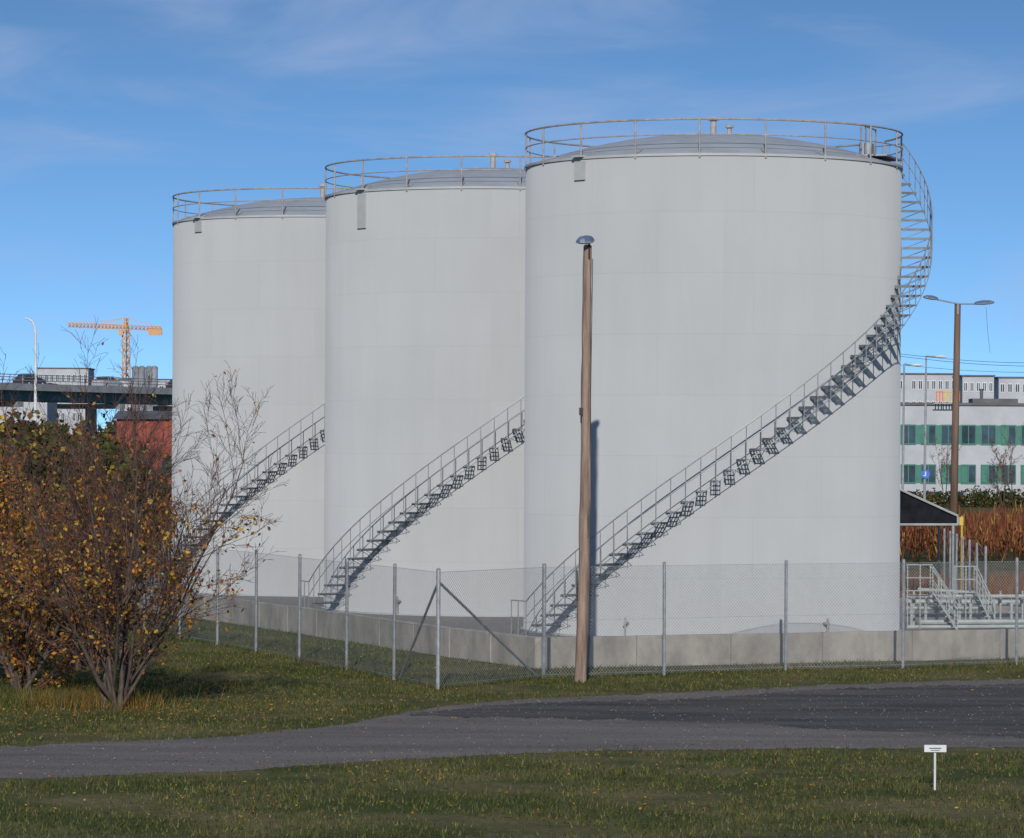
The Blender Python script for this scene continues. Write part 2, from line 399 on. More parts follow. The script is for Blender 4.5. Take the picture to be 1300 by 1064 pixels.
# ---------------------------------------------------------------- wooden pole with lamp
pb=G(737,866); pt=W(748,312,pb.y)
e=empty('wooden_lamp_pole'); b=MB()
pts=[]
K=24
for i in range(K+1):
    u=i/K; p=pb.lerp(pt,u)+Vector((.035*math.sin(u*5)+random.gauss(0,.006),0,0)); pts.append((p,.165-.05*u+random.gauss(0,.003)))
for (a,ra),(c,rb) in zip(pts[:-1],pts[1:]): b.tube(a,c,ra,rb,14,0,False)
b.tube(pts[-1][0],pts[-1][0]+Vector((0,0,.03)),pts[-1][1],.06,14)
b.build('pole',['wood'],e,True)
b=MB()
top=pt; 
def head(b,c,d,L,wd,ht,mi=0,mg=1):
    d=d.normalized(); s=Vector((-d.y,d.x,0)); secs=[(0,.35,.5),(.15,.75,.8),(.45,1,1),(.8,.95,.85),(1,.5,.4)]
    k=len(b.v); n=10
    for u,w_,h_ in secs:
        for i in range(n):
            t=2*math.pi*i/n; zz=math.sin(t); zz=zz*(1 if zz>0 else .45)
            b.v.append(tuple(c+d*(L*u)+s*(wd/2*w_*math.cos(t))+Vector((0,0,ht*h_*zz))))
    for q in range(len(secs)-1):
        for i in range(n):
            jn=(i+1)%n; b.f.append((k+q*n+i,k+q*n+jn,k+(q+1)*n+jn,k+(q+1)*n+i)); b.m.append(mi if (i<n//2) else mg)
    b.f.append(tuple(k+i for i in range(n))); b.m.append(mi); b.f.append(tuple(k+(len(secs)-1)*n+i for i in range(n))); b.m.append(mi)
head(b,top+Vector((.10,-.1,.12)),Vector((-1,-.9,-.12)),.55,.34,.17)
b.build('lamp_head',['lamp','glass'],e,False)
b=MB(); mp=pb.lerp(pt,.62)
b.tube(top+Vector((0,-.13,-.35)),top+Vector((0,-.13,.12)),.025); b.tube(top+Vector((0,-.13,.12)),top+Vector((-.05,-.2,.2)),.025)
b.box(mp+Vector((-.13,-.1,0)),(.10,.12,.2),0); b.tube(mp+Vector((-.13,-.14,-.3)),mp+Vector((-.13,-.14,.1)),.02)
mp=pb.lerp(pt,.23); b.tube(mp+Vector((-.14,-.09,-.5)),mp+Vector((-.14,-.09,.3)),.015)
b.tube(pb.lerp(pt,.02)+Vector((.15,-.08,0)),pb.lerp(pt,.97)+Vector((.1,-.08,0)),.010,n=5)
b.build('fittings',['black'],e)
# ---------------------------------------------------------------- double lamp pole
pb=G(1209,735); pt=W(1216,386,pb.y); e=empty('double_street_lamp'); b=MB()
b.tube(pb,pt,.20,.15,12,0); b.build('pole',['wood2'],e,True)
b=MB(); L1=W(1188,380,pb.y); L2=W(1240,386,pb.y)
b.tube(pt+Vector((0,-.15,-.5)),pt+Vector((0,-.15,.05)),.05); b.tube(pt+Vector((0,-.15,0)),L1,.035); b.tube(pt+Vector((0,-.15,0)),L2,.035)
b.build('arms',['galv'],e)
b=MB(); head(b,L1+Vector((.1,0,0)),Vector((-1,-.4,.12)),.75,.38,.15); head(b,L2-Vector((.1,0,0)),Vector((1,-.4,.06)),.95,.42,.16); b.build('lamp_heads',['lamp','glass'],e)
b=MB()
for (x,y,d,x2,y2,d2) in ((1140,449,300,1420,458,260),(1140,452,300,1420,463,260),(1140,463,330,1420,470,300)):
    a=W(x,y,d); c=W(x2,y2,d2); 
    b.pline([a.lerp(c,t/12)-Vector((0,0,.4*math.sin(math.pi*t/12))) for t in range(13)],.022,4)
a=W(1252,390,177); b.pline([a,W(1254,420,177),W(1257,448,177)],.010,4)
b.build('overhead_cables',['black'])
pb=G(1173,668); pt=W(1176,452,pb.y); e=empty('street_lamp'); b=MB()
b.tube(pb,pt,.13,.07,10); q=W(1188,453,pb.y); b.tube(pt,q,.05); b.build('pole',['galv'],e)
b=MB(); head(b,q,Vector((1,-.3,0)),.9,.4,.16); b.build('lamp_head',['white','glass'],e)
pb=G(1145,690); pt=W(1148,462,pb.y); e=empty('street_lamp'); b=MB()
b.tube(pb,pt,.10,.06,10); q=W(1158,464,pb.y); b.tube(pt,q,.05); b.build('pole',['galv'],e)
b=MB(); head(b,q,Vector((1,-.3,0)),.7,.35,.14); b.build('lamp_head',['white','glass'],e)
pb=G(1176,668); e=empty('traffic_sign'); b=MB(); c=W(1175,602,pb.y-.3)
b.tube((c.x,c.y+.12,0),(c.x,c.y+.12,c.z+.45),.04,n=8)
b.build('post',['galv'],e)
b=MB(); b.tube(c+Vector((0,.06,0)),c+Vector((0,.03,0)),.36,n=24); b.build('disc',['blue'],e)
b=MB(); b.box(c+Vector((0,.015,.02)),(.10,.02,.38)); b.box(c+Vector((-.1,.012,-.12)),(.16,.02,.07)); b.build('arrow',['white'],e)
# ---------------------------------------------------------------- truck-loading pipework (right)
e=empty('pipe_manifold'); b=MB()
def Q(x,y,d=118): return W(x,y,d)
for (x0,y0,x1,y1,d,r) in ((1150,757,1330,757,117,.06),(1150,764,1330,765,118,.09),(1150,772,1250,772,116.5,.05),(1165,790,1330,789,116,.08),(1150,781,1330,781,119,.06),(1165,748,1235,752,118.5,.05),(1150,796,1330,795,115.8,.06)):
    b.tube(Q(x0,y0,d),Q(x1,y1,d),r,n=8)
for x in (1160,1188,1215,1243,1270,1298):
    a=Q(x,750,117.4); b.tube((a.x,a.y,ZF),a,.035,n=6)
for x,d in ((1157,116.3),(1175,116.3),(1189,116.8),(1203,116.3),(1218,116.6),(1232,116.3),(1262,116.4),(1284,116.4)):
    a=Q(x,768,d); b.tube((a.x,a.y,ZF),a,.05,n=8); b.tube(a,a+Vector((0,.9,0)),.05,n=8); b.tube(a+Vector((0,0,-.2)),a+Vector((0,0,-.26)),.1,n=10)
    b.tube(a+Vector((-.12,0,.25)),a+Vector((.12,0,.25)),.02,n=6); b.tube(a,a+Vector((0,0,.25)),.015)
b.build('pipes',['pale'],e)
e=empty('steel_access_stairs'); b=MB()
def stairs(xa,ya,xb,yb,d,wd=.7):
    a=Q(xa,ya,d); c=Q(xb,yb,d)
    for oy in (0,wd):
        o=Vector((0,oy,0)); b.tube(a+o,c+o,.03,n=6); b.tube(a+o+Vector((0,0,.8)),c+o+Vector((0,0,.8)),.02,n=6); b.tube(a+o+Vector((0,0,.4)),c+o+Vector((0,0,.4)),.014,n=6)
        for t in (0,.33,.66,1): p=a.lerp(c,t)+o; b.tube(p,p+Vector((0,0,.8)),.018,n=6)
    for i in range(7):
        p=a.lerp(c,(i+.5)/7)+Vector((0,wd/2,0)); b.box(p,(.2,wd-.06,.025))
stairs(1215,800,1184,752,115.5); stairs(1262,800,1240,752,116)
for z in (0,.4,.8): b.tube(Q(1150,750,115.6)+Vector((0,0,z)),Q(1184,750,115.6)+Vector((0,0,z)),.02,n=6)
for z in (0,.4,.8): b.tube(Q(1240,752,116)+Vector((0,0,z)),Q(1210,752,116)+Vector((0,0,z)),.02,n=6)
for x in (1152,1168): 
    a=Q(x,750,115.6); b.tube((a.x,a.y,ZF),a+Vector((0,0,.8)),.02,n=6)
for x in (1212,1226): 
    a=Q(x,752,116); b.tube((a.x,a.y,ZF),a+Vector((0,0,.8)),.02,n=6)
b.build('frame',['pale'],e)
# canopy
e=empty('loading_canopy'); d=150; b=MB(); t_=MB()
a=W(1100,602,d);bq=W(1216,655,d);c=W(1216,666,d);dq=W(1100,666,d)
for oy in (0,5):
    o=Vector((0,oy,0))
    for p,q in ((a,bq),(bq,c),(c,dq)): b.tube(p+o,q+o,.05,n=6)
t_.poly([a+Vector((0,.1,-.05)),dq+Vector((0,.1,.02)),c+Vector((0,.1,.02)),bq+Vector((0,.1,-.05))])
t_.poly([a+Vector((0,.1,.03)),a+Vector((0,5,.03)),bq+Vector((0,5,.03)),bq+Vector((0,.1,.03))])
t_.poly([a+Vector((0,4.9,-.1)),bq+Vector((0,4.9,-.1)),c+Vector((0,4.9,0)),dq+Vector((0,4.9,0))])
for oy in (0,5): 
    q=W(1210,666,d); b.tube((q.x,q.y+oy,0),(q.x,q.y+oy,q.z),.05,n=8)
b.build('frame',['pale'],e); t_.build('dark_roof_panels',['tarp'],e)
b=MB(); q=W(1221,655,140); b.tube((q.x,140,0),(q.x,140,q.z),.04,n=8); b.box(q+Vector((-.03,-.02,-.2)),(.14,.1,.3)); b.build('yellow_marker_post',['yellow'])
e=empty('plot_sign'); b=MB(); d=G(1187,1003).y; c=W(1187,950,d)
b.box(c,(28*d/F,.03,9*d/F),0); b.tube((c.x,d+.04,0),(c.x,d+.04,c.z+.03),.022,n=8); b.build('board_and_post',['white'],e)
b=MB(); b.box(c+Vector((0,-.018,.005)),(.22,.006,.015)); b.box(c+Vector((0,-.018,-.03)),(.16,.006,.010)); b.build('lettering',['black'],e)
# ---------------------------------------------------------------- buildings
def building(name,x0,x1,ytop,d,depth,floors,wcols,wallm='facade',winm='win',accent=None,first=1.0,roofm='darkroof',zc_list=None):
    e=empty(name); a=W(x0,ytop,d); c=W(x1,ytop,d); top=a.z; wdt=c.x-a.x
    b=MB(); b.box(((a.x+c.x)/2,d+depth/2,top/2),(wdt,depth,top),0); b.build('walls',[wallm],e)
    b=MB(); b.box(((a.x+c.x)/2,d+depth/2,top+.15),(wdt+.5,depth+.5,.3),0); b.build('roof',[roofm],e)
    g=MB(); fr=MB(); ac=MB(); fh=(top-first)/floors; cw=wdt/wcols
    for f in range(floors):
        zc=first+fh*f+fh*.5; wh=fh*.42
        if zc_list: zc,wh=zc_list[f]
        for k in range(wcols):
            xc=a.x+cw*(k+.5); ww=cw*(.72 if accent else .55)
            if random.random()<.08 and not accent: continue
            g.box((xc,d-.04,zc),(ww,.04,wh))
            if accent:
                if random.random()<.6: ac.box((xc+cw*.5,d-.035,zc),(cw*.28-.1,.05,wh))
                if random.random()<.3: ac.box((xc-ww*.25,d-.075,zc),(ww*.4,.03,wh*.9))
            for sx in (-.5,0,.5): fr.box((xc+sx*ww,d-.1,zc),(.11,.06,wh+.1))
            for sz in (-.5,.5): fr.box((xc,d-.098,zc+sz*wh),(ww+.1,.05,.15))
    g.build('windows',[winm],e); fr.build('frames',[accent or 'white'],e)
    if accent: ac.build('panels',[accent],e)
    return e
zf=lambda y: W(1220,y,440).z
building('office_building',1090,1420,514,440,14,2,13,accent='green',first=1.6,zc_list=[(zf(602),zf(590)-zf(613)),(zf(552),zf(540)-zf(564))])
b=MB(); a=W(1238,506,446); b.box((a.x+2.4,448,a.z-.6),(5.4,4,1.2)); b.box((a.x-3,449,a.z-1.0),(3,3,.7)); 
b.tube((a.x+1,448,a.z),(a.x+1,448,a.z+1.2),.2); b.build('rooftop_plant_room',['darkroof'])
building('apartment_block',1080,1215,475,760,14,5,16,first=.5)
building('apartment_block',1222,1262,478,700,14,5,5,first=.5)
building('apartment_block',1268,1420,480,780,14,5,16,first=.5)
building('apartment_block',48,112,468,1000,14,5,9,first=1)
building('warehouse',-40,60,487,900,20,3,10,first=1)
building('apartment_block',150,240,482,1100,14,4,9,first=1)
for x in (172,180,189,196):
    b=MB(); q=W(x,467,1080); b.tube((q.x,1080,0),q,1.0,n=12); b.tube(q,q+Vector((0,0,.6)),1.15,.5,n=12); b.build('factory_silo',['bconc'])
e=empty('rooftop_letter_sign'); b=MB()
for i,x in enumerate((1193,1203,1214)):
    q=W(x,510,438)
    for s in (-.35,0,.35):
        b.box(q+Vector((s,0,.55)),(.14,.15,1.1),i%2)
    b.box(q+Vector((0,0,1.15)),(.84,.15,.16),i%2)
b.build('letters',['signred','yellow'],e)
q0=W(1188,511,438); b=MB(); b.box(q0+Vector((1.3,.3,-.1)),(3,.15,.1)); b.build('support',['galv'],e)
e=empty('red_shed'); b=MB(); a=W(148,532,300); c=W(226,532,300); wd=c.x-a.x; xm=(a.x+c.x)/2
b.box((xm,304,a.z/2),(wd,8,a.z)); b.build('walls',['red'],e)
b=MB()
b.poly([(a.x-.3,299.6,a.z),(c.x+.3,299.6,a.z),(c.x+.3,304,a.z+.7),(a.x-.3,304,a.z+.7)]); b.poly([(a.x-.3,304,a.z+.7),(c.x+.3,304,a.z+.7),(c.x+.3,308.4,a.z),(a.x-.3,308.4,a.z)]); b.build('roof',['darkroof'],e)
b=MB(); 
for k in range(3): b.box((a.x+wd*(k+.5)/3,299.97,a.z*.55),(.9,.06,1.0))
b.build('windows',['win'],e)
# bridge
e=empty('road_bridge'); zt=13.1; a=Vector((-78,385,0)); c=Vector((-10,515,0)); d=(c-a).normalized(); nn=Vector((d.y,-d.x,0)); L=(c-a).length; ang=math.atan2(d.y,d.x); mid=(a+c)/2
b=MB(); b.box((mid.x-nn.x*5,mid.y-nn.y*5,zt-.35),(L,11,.5),0,ang); b.box((mid.x+nn.x*.45,mid.y+nn.y*.45,zt-.25),(L,.25,.8),0,ang)
for k in range(7):
    p=a+d*(L*(k+.3)/7)-nn*5; b.tube((p.x,p.y,0),(p.x,p.y,zt-2),.7,n=12); b.box((p.x,p.y,zt-2.2),(1.2,9,.6),0,ang)
b.build('deck_and_piers',['bconc'],e)
b=MB(); 
for o_ in (-1,-4,-7): b.box((mid.x+nn.x*o_,mid.y+nn.y*o_,zt-1.2),(L,.4,1.2),0,ang)
b.build('girders',['teal'],e)
b=MB()
for z in (.5,.85,1.15): p=a+nn*.45; q=c+nn*.45; b.tube((p.x,p.y,zt+z),(q.x,q.y,zt+z),.05,n=5)
for k in range(60): p=a+d*(L*k/59)+nn*.45; b.tube((p.x,p.y,zt),(p.x,p.y,zt+1.15),.05,n=5)
b.build('parapet_rail',['galv'],e)
e=empty('street_lamp'); b=MB(); q=[W(45,y,400) for y in (500,470,440,424)]+[W(44,415,400),W(41,408,400),W(36,405,400)]
for i in range(len(q)-1): b.tube(q[i],q[i+1],.15-.01*i,.14-.01*i,8)
b.tube((q[0].x,400,0),q[0],.3,.16,8)
b.build('curved_mast',['white'],e); b=MB(); head(b,q[-1]+Vector((.1,0,0)),Vector((-1,0,.1)),.6,.3,.12); b.build('lamp_head',['white','glass'],e)
# crane
e=empty('tower_crane'); b=MB(); D=1400; s=D/F
m=W(160,417,D); tz=m.z
def lat(p,q,w_,n_,r=.3):
    p=Vector(p);q=Vector(q);dd=(q-p).normalized(); a_=dd.orthogonal().normalized(); b_=dd.cross(a_)
    cs=[a_*w_+b_*w_,a_*w_-b_*w_,-a_*w_-b_*w_,-a_*w_+b_*w_]
    for cc in cs: b.tube(p+cc,q+cc,r,n=4)
    for i in range(n_):
        u=p.lerp(q,i/n_); v=p.lerp(q,(i+1)/n_)
        for k in range(4): b.tube(u+cs[k],v+cs[(k+1)%4],r*.7,n=4,cap=False)
lat((m.x,D,0),(m.x,D,tz),.95,22,.26)
lat((m.x,D,tz+.5),(m.x+(86-160)*s,D,tz+1.2),.6,16,.20)
lat((m.x,D,tz+.5),(m.x+(205-160)*s,D,tz),.6,9,.20)
ap=Vector((m.x,D,tz+4)); lat((m.x,D,tz),ap,.6,3,.22)
for x in (95,120,195): b.tube(ap,(m.x+(x-160)*s,D,tz+1.2),.14,n=4)
b.build('lattice',['orange'],e)
b=MB(); b.box((m.x+(197-160)*s,D,tz-1.2),(5,1.5,2.4)); b.box((m.x-1.8,D-1,tz-1.6),(1.6,1.6,2)); b.build('counterweight_and_cab',['orange'],e)
# ---------------------------------------------------------------- cars
def car(x,y,z,rz,colr):
    e=empty('parked_car',(x,y,z)); e.rotation_euler=(0,0,rz)
    mname='car_'+str(colr); 
    if mname not in M: M[mname]=mat('car_paint',colr,.3,var=.05,scale=1)
    prof=[(-2.15,.35),(-2.2,.75),(-2.05,.95),(-1.2,1.02),(1.0,.98),(1.95,.82),(2.15,.6),(2.15,.32)]
    cab=[(-1.75,.98),(-1.25,1.42),(.25,1.45),(1.05,.97)]
    b=MB()
    def ext(pr,w0,w1,mi):
        n=len(pr); k=len(b.v)
        zz=[p[1] for p in pr]; z0,z1=min(zz),max(zz)
        for sgn in (-1,1):
            for px,pz in pr:
                w=w0+(w1-w0)*(pz-z0)/(z1-z0); b.v.append((px,sgn*w,pz))
        for i in range(n):
            j_=(i+1)%n; b.f.append((k+i,k+j_,k+n+j_,k+n+i)); b.m.append(mi)
        b.f.append(tuple(k+i for i in reversed(range(n)))); b.m.append(mi); b.f.append(tuple(k+n+i for i in range(n))); b.m.append(mi)
    ext(prof,.86,.8,0); ext(cab,.76,.6,1)
    b.box((-.5,0,1.455),(1.45,1.18,.03),0); b.box((-.4,0,1.2),(.07,1.45,.45),0)
    for wx in (-1.35,1.35):
        for sy in (-1,1):
            b.tube((wx,sy*.68,.32),(wx,sy*.89,.32),.32,n=16,mi=2); b.tube((wx,sy*.88,.32),(wx,sy*.9,.32),.17,n=10,mi=3)
    for sy in (-.6,.6): b.box((2.15,sy,.66),(.06,.3,.14),3); b.box((-2.19,sy,.8),(.06,.25,.14),4)
    b.build('body_and_wheels',[mname,'win','black','white','signred'],e)
cols=[(.03,.035,.05),(.25,.02,.02),(.05,.06,.09),(.02,.02,.02),(.3,.31,.32),(.04,.06,.12)]
for i,x in enumerate((1152,1184,1216,1248,1279,1310)):
    q=W(x,600,424); car(q.x,424+random.uniform(-1,1),.05,math.radians(random.choice((80,-85,95,20))),cols[i])
for t,cc in ((.20,(.05,.05,.06)),(.36,(.04,.04,.05)),(.47,(.35,.36,.37)),(.58,(.03,.03,.05)),(.66,(.02,.02,.03))):
    p=Vector((-78,385,0))+Vector((68,130,0))*t; p=p-Vector((130,-68,0)).normalized()*2.5
    car(p.x,p.y,zt-.1,math.atan2(130,68),cc)
# ---------------------------------------------------------------- vegetation
def shrub(name,base,h,spread,nst,leafd,seed,leafsize=.055,kids=(8,6,6),lean=(0,0),rad=.05,bare_top=.7,leafmi=(.5,.25,.15,.1),clear=0.,twr=.0035,upb=(.05,.10,.10,.06)):
    rr=random.Random(seed); b=MB(); LP=[]
    def branch(p,d,L,r,lv):
        ns=(7,4,3,2)[lv]; sl=L/ns
        for i in range(ns):
            j_=(.09,.14,.18,.2)[lv]
            d=(d+Vector((rr.gauss(0,j_),rr.gauss(0,j_),rr.gauss(0,j_)+upb[lv]))).normalized()
            q=p+d*sl; r2=r*(1-.75/ns) if i<ns-1 else r*.4
            b.tube(p,q,max(r,twr),max(r2,twr),(7,4,3,3)[lv],0 if lv<1 else 1,False)
            if lv<3:
                nk=kids[lv]/ns; u0=(i+.5)/ns
                if lv==0 and u0<clear: nk=0
                cnt=int(nk)+(1 if rr.random()<nk-int(nk) else 0)
                for _ in range(cnt):
                    az=rr.uniform(0,2*math.pi); o=d.orthogonal().normalized(); o=Matrix.Rotation(az,3,d)@o
                    sp=rr.uniform(.4,.85); nd=(d+o*sp).normalized()
                    branch(p.lerp(q,rr.random()),nd,L*rr.uniform(.32,.55)*(1-.3*u0),r*.5,lv+1)
            if lv>=1:
                hf=q.z/h; pr=leafd*(1 if hf<bare_top else max(0.06,1-(hf-bare_top)*3.2))
                cl=.35+1.4*max(0,math.sin(q.x*2.1+q.z*1.7+seed)*math.cos(q.y*1.9-q.z))   # clumps
                m=pr*cl*(.5,1.2,2.5)[lv-1]
                c_=int(m)+(1 if rr.random()<m-int(m) else 0)
                for _ in range(c_): LP.append(p.lerp(q,rr.random())+Vector((rr.gauss(0,.05),rr.gauss(0,.05),rr.gauss(0,.05)-.03)))
            p=q; r=r2
    for s in range(nst):
        az=2*math.pi*(s+rr.random()*.7)/nst; inc=spread*rr.uniform(.1,1)
        d=Vector((math.cos(az)*inc+lean[0],math.sin(az)*inc+lean[1],1)).normalized()
        branch(Vector((rr.gauss(0,.14),rr.gauss(0,.14),-.05)),d,h*rr.uniform(.7,1.0)*(1-.25*inc),rad*rr.uniform(.7,1.2),0)
    e=empty(name,base)
    b.build('branches',['bark','twig'],e)
    if LP:
        P_=np.array([tuple(p) for p in LP]); P_=P_[P_[:,2]>.02]
        mi=rng.choice(4,len(P_),p=leafmi)
        quads('leaves',rand_quads(P_,leafsize,.65),mi,['lfo','lfb','lfy','lfg'],4,e)
    return len(LP),len(b.f)
q=G(147,900)
print('L1',shrub('autumn_willow',q,7.8,.72,17,.24,3,kids=(10,8,7),rad=.052,bare_top=.45,leafsize=.06,leafmi=(.42,.26,.25,.07),twr=.004,clear=.14,upb=(.03,.08,.09,.05)))
q=G(25,880); print(shrub('autumn_birch_shrub',q,6.0,.75,13,.70,5,kids=(9,7,5),bare_top=.8,leafsize=.065,leafmi=(.42,.27,.20,.11),twr=.0045))
q=G(-80,870); shrub('autumn_birch_shrub',q,7.3,.6,11,.8,9,kids=(9,6,5),leafsize=.08,leafmi=(.3,.3,.15,.25))
q=G(95,850); shrub('autumn_shrub',q,5.6,.7,10,.5,15,kids=(8,6,5),leafsize=.075,leafmi=(.36,.34,.12,.18),bare_top=.7,twr=.0045)
for i,(x,hh) in enumerate(((1284,9),(1194,8),(1304,10),(1262,7))):
    q=W(x,600,415); shrub('bare_street_tree',Vector((q.x,415-2.5*i,0)),hh,.4,2,.08,30+i,kids=(10,6,5),rad=.09,leafsize=.1,clear=.25,twr=.011)
def blades(name,x,y,h,mats,probs,w_):
    n=len(x); hh=h*rng.uniform(.4,1.2,n); az=rng.uniform(0,2*np.pi,n); lx=rng.normal(size=n)*.35*hh; ly=rng.normal(size=n)*.35*hh
    p=np.stack([x,y,np.zeros(n)],1); t=np.stack([np.cos(az),np.sin(az),np.zeros(n)],1)*w_
    tip=p+np.stack([lx,ly,hh],1)
    return quads(name,np.stack([p-t,p+t,tip],1),rng.choice(len(mats),n,p=probs),mats,3)
def tufts(name,cx,cy,rx,ry,n,h,mats,probs,w_=.012):
    return blades(name,cx+rng.normal(size=n)*rx,cy+rng.normal(size=n)*ry,h,mats,probs,w_)
q=G(120,897); tufts('dry_grass_tussock',q.x,q.y,.7,.6,2600,.45,['grs2','lfb','grs','lfo'],[.25,.2,.45,.1],.009)
q=G(20,885); tufts('undergrowth',q.x,q.y,2.0,2.5,6000,.25,['grs2','lfb','grs','grs3'],[.08,.12,.40,.40],.012)
# grass
N=270000
X=rng.uniform(-17,18,N); Y=rng.uniform(57,135,N)
a_=X*F/Y; b_=H*F/Y+HOR
px=650+a_*math.cos(ROLL)-b_*math.sin(ROLL); py=532+a_*math.sin(ROLL)+b_*math.cos(ROLL)
yu=interp(up,px); yl=interp(lo,px)
def inpoly(x,y,poly):
    c=np.zeros(len(x),bool); j_=len(poly)-1
    for i in range(len(poly)):
        xi,yi=poly[i].x,poly[i].y; xj,yj=poly[j_].x,poly[j_].y
        t=((yi>y)!=(yj>y))&(x<(xj-xi)*(y-yi)/(yj-yi+1e-12)+xi); c^=t; j_=i
    return c
edge=rng.normal(size=N)*1.6
ok=((py<yu+edge)|(py>yl+edge))&(~inpoly(X,Y,inner))&(px>-60)&(px<1360)
pat=np.sin(X*1.3+np.sin(Y*.7)*2)+np.sin(Y*.9+X*.5)+rng.normal(size=N)*.7
dd_=np.minimum(abs(py-yu),abs(py-yl))
ok&=rng.random(N)<np.clip(.35+dd_/14,0,1)
X=X[ok];Y=Y[ok];pat=pat[ok]
k1=(pat>-.9)&(pat<.9); k2=pat>=.9
blades('grass',X[k1],Y[k1],.085,['grs','grs2','grs3'],[.52,.22,.26],.013)
blades('grass',X[k2],Y[k2],.12,['grs','grs2','grs3'],[.35,.08,.57],.013)
fx=[];fy=[]
for a,c in zip(allp[:-1],allp[1:]):
    k=int((c-a).length*70); t=rng.random(k); fx.append(a.x+(c.x-a.x)*t); fy.append(a.y+(c.y-a.y)*t+rng.normal(size=k)*.12)
fx=np.concatenate(fx); fy=np.concatenate(fy); kk=(np.sin(fx*2.7)+np.sin(fx*.9+1)+rng.normal(size=len(fx))*.6)>-.2
blades('fence_line_grass',fx[kk],fy[kk],.24,['grs','grs2','grs3'],[.5,.3,.2],.012)
# fallen leaves
n=6500; lx=rng.uniform(-16,17,n*2); ly=rng.uniform(62,112,n*2)
q=G(150,900); 
lx=np.concatenate([lx,q.x+rng.normal(size=3500)*3.2]); ly=np.concatenate([ly,q.y+rng.normal(size=3500)*4])
a_=lx*F/ly; b_=H*F/ly+HOR; ppx=650+a_-b_*math.sin(ROLL); ppy=532+a_*math.sin(ROLL)+b_
yu=interp(up,ppx); yl=interp(lo,ppx); onroad=(ppy>yu)&(ppy<yl)
dist=np.minimum(abs(ppy-yu),abs(ppy-yl))
keep=(~inpoly(lx,ly,inner))&(rng.random(len(lx))<np.where(onroad,.06*np.exp(-dist/12)*3,.42))
P_=np.stack([lx[keep],ly[keep],np.where(onroad[keep],.02,.06)],1)
V=rand_quads(P_,.035,.7); V[:,:,2]=P_[:,None,2]+(V[:,:,2]-P_[:,None,2])*.5; V[:,:,2]=np.maximum(V[:,:,2],.016)
quads('fallen_leaves',V,rng.choice(3,len(V),p=[.35,.4,.25]),['lfo','lfb','lfy'])
n=16000; sx=rng.uniform(-16,18,n); sy=rng.uniform(68,101,n)
a_=sx*F/sy; b_=H*F/sy+HOR; ppx=650+a_-b_*math.sin(ROLL); ppy=532+a_*math.sin(ROLL)+b_
yu=interp(up,ppx); yl=interp(lo,ppx); k=(ppy>yu-1)&(ppy<yl+1); P_=np.stack([sx[k],sy[k],np.full(k.sum(),.016)],1)
V=rand_quads(P_,.02,.8); V[:,:,2]=np.maximum(V[:,:,2],.013); quads('loose_stones',V,rng.choice(2,len(V)),['stone','road2'])
n=26000; hx=rng.uniform(9,60,n); hy=rng.uniform(205,232,n)
hh=2.7+.35*np.sin(hx*.9)+.3*np.sin(hx*2.3+1)+rng.normal(size=n)*.2
base=rng.uniform(0,1,n)**.7*hh
az=rng.uniform(0,2*np.pi,n); t=np.stack([np.cos(az),np.sin(az),np.zeros(n)],1)*.05
p=np.stack([hx,hy,base*.75],1); tip=p+np.stack([rng.normal(size=n)*.15,rng.normal(size=n)*.15,.45+rng.random(n)*.4],1)
quads('rust_coloured_hedge',np.stack([p-t,p+t,tip],1),rng.choice(3,n,p=[.5,.42,.08]),['reed','reed2','lfy'],3)
n=12000; hx=rng.uniform(13,40,n); hy=rng.uniform(150,175,n)
blades('rough_grass',hx,hy,.7,['reed','grs2','lfb'],[.4,.25,.35],.03)
def mass(name,blobs,size,mats,probs,dens=90):
    PP=[]
    for (c,rx,ry,rz) in blobs:
        n=int(dens*rx*rz); 
        v=rng.normal(size=(n,3)); v/=np.linalg.norm(v,axis=1)[:,None]; v*=(rng.random(n)**.45)[:,None]
        lump=1+.22*np.sin(v[:,0]*5+c[0])*np.cos(v[:,2]*6)
        PP.append(np.array(c)+v*lump[:,None]*np.array([rx,ry,rz]))
    P_=np.concatenate(PP); P_=P_[P_[:,2]>0]
    quads(name,rand_quads(P_,size,.8),rng.choice(len(mats),len(P_),p=probs),mats)
bl=[]
for i in range(34):
    x=random.uniform(-40,170) if i<24 else random.uniform(-40,75); d_=random.uniform(230,270); top_=random.uniform(538,580)+ (0 if x>70 else -16)
    q=W(x,top_,d_); hz=q.z/2; bl.append(((q.x,d_,hz),random.uniform(2,3.4),2.5,hz*1.02))
mass('roadside_trees',bl,.24,['lfd','lfg','lfb','lfy'],[.34,.42,.17,.07],110)
bl=[]
for i in range(16):
    x=random.uniform(-20,230); d_=random.uniform(150,185); q=W(x,random.uniform(600,650),d_); hz=max(.6,q.z/2); bl.append(((q.x,d_,hz),random.uniform(1.5,2.6),2,hz))
mass('autumn_thicket',bl,.15,['lfb','lfg','lfo','lfd'],[.35,.27,.13,.25],150)
bl=[]
for i in range(90):
    x=-150+300*i/89+random.uniform(-3,3); d_=random.uniform(820,900); hz=random.uniform(3,4.6); bl.append(((x*1.5,d_,hz),random.uniform(4,7),4,hz))
mass('distant_tree_line',bl,.9,['lfd','lfg','lfb'],[.45,.3,.25],14)
bl=[]
for i in range(22):
    d_=random.uniform(540,600); x=random.uniform(-30,230); hz=random.uniform(4,5.2); q=W(x,500,d_); bl.append(((q.x,d_,hz),random.uniform(3,6),4,hz))
mass('distant_tree_line',bl,.6,['lfd','lfg','lfb'],[.45,.3,.25],24)
bl=[]
for i in range(14):
    x=1150+170*i/13; d_=random.uniform(404,412); q=W(x,0,d_); bl.append(((q.x,d_,.9),1.6,1,.9+random.random()*.5))
mass('green_hedge',bl,.16,['lfd','lfg','lfb'],[.5,.4,.1],160)
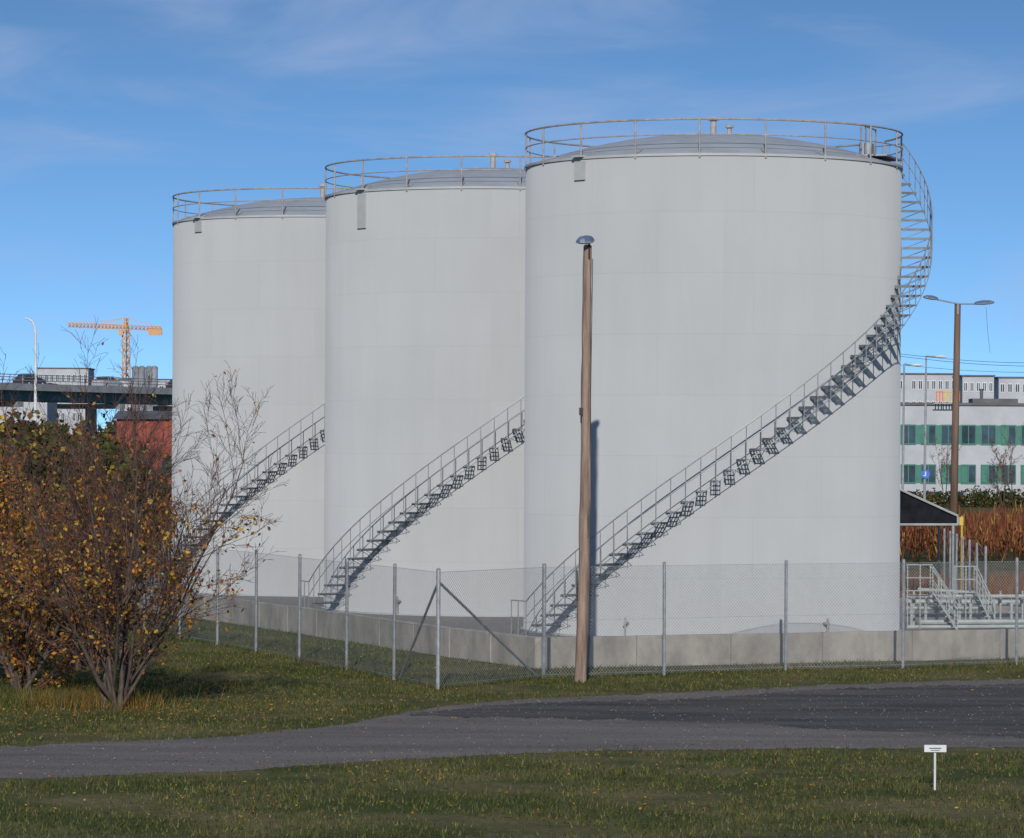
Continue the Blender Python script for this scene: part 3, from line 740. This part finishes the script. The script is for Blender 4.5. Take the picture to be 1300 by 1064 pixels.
# ---------------------------------------------------------------- sky & light
EL=math.radians(24); AZ=math.radians(2.2)
w=bpy.data.worlds.new('World'); S.world=w; w.use_nodes=True; nt=w.node_tree; L=nt.links
bg=nt.nodes['Background']; sk=nt.nodes.new('ShaderNodeTexSky'); sk.sky_type='NISHITA'; sk.sun_disc=False
sk.sun_elevation=EL; sk.sun_rotation=math.pi+AZ; sk.air_density=1.0; sk.dust_density=.3; sk.ozone_density=2.0
tc=nt.nodes.new('ShaderNodeTexCoord'); mp=nt.nodes.new('ShaderNodeMapping'); mp.inputs['Scale'].default_value=(1,1,3.2); mp.inputs['Location'].default_value=(0,0,.12)
L.new(tc.outputs['Generated'],mp.inputs[0]); L.new(mp.outputs[0],sk.inputs[0])
mp2=nt.nodes.new('ShaderNodeMapping'); mp2.inputs['Scale'].default_value=(8,8,34); mp2.inputs['Rotation'].default_value=(0,math.radians(-14),0); mp2.inputs['Location'].default_value=(3.4,0,.9)
L.new(tc.outputs['Generated'],mp2.inputs[0])
nz=nt.nodes.new('ShaderNodeTexNoise'); nz.inputs['Scale'].default_value=1.0; nz.inputs['Detail'].default_value=8; nz.inputs['Roughness'].default_value=.55; nz.inputs['Distortion'].default_value=.6
L.new(mp2.outputs[0],nz.inputs['Vector'])
cr=nt.nodes.new('ShaderNodeMapRange'); cr.interpolation_type='SMOOTHSTEP'; cr.inputs[1].default_value=.44; cr.inputs[2].default_value=.76; cr.inputs[3].default_value=0; cr.inputs[4].default_value=.52
L.new(nz.outputs['Fac'],cr.inputs[0])
tint=nt.nodes.new('ShaderNodeVectorMath'); tint.operation='MULTIPLY'; tint.inputs[1].default_value=(.70,.97,1.14); L.new(sk.outputs[0],tint.inputs[0])
mx=nt.nodes.new('ShaderNodeMix'); mx.data_type='RGBA'; mx.inputs['B'].default_value=(3.0,3.7,5.4,1)
L.new(cr.outputs[0],mx.inputs['Factor']); L.new(tint.outputs[0],mx.inputs['A']); L.new(mx.outputs['Result'],bg.inputs['Color'])
bg.inputs['Strength'].default_value=.13
sun=bpy.data.lights.new('sun','SUN'); sun.energy=3.8; sun.angle=math.radians(.5); sun.color=(1,.94,.87)
so=bpy.data.objects.new('sun',sun); S.collection.objects.link(so)
so.rotation_euler=Vector((math.sin(AZ)*math.cos(EL),math.cos(AZ)*math.cos(EL),-math.sin(EL))).to_track_quat('-Z','Y').to_euler(); so.location=(-20,-40,60)
S.view_settings.view_transform='Standard'; S.view_settings.look='None'; S.view_settings.exposure=0
cam=bpy.data.cameras.new('camera'); cam.sensor_width=36; cam.lens=36*F/1300; cam.clip_start=1; cam.clip_end=9000
co=bpy.data.objects.new('camera',cam); S.collection.objects.link(co); S.camera=co
pitch=math.atan(HOR/F)
co.matrix_world=Matrix.Translation((0,0,H))@(Matrix.Rotation(math.radians(90)+pitch,4,'X')@Matrix.Rotation(ROLL,4,'Z'))
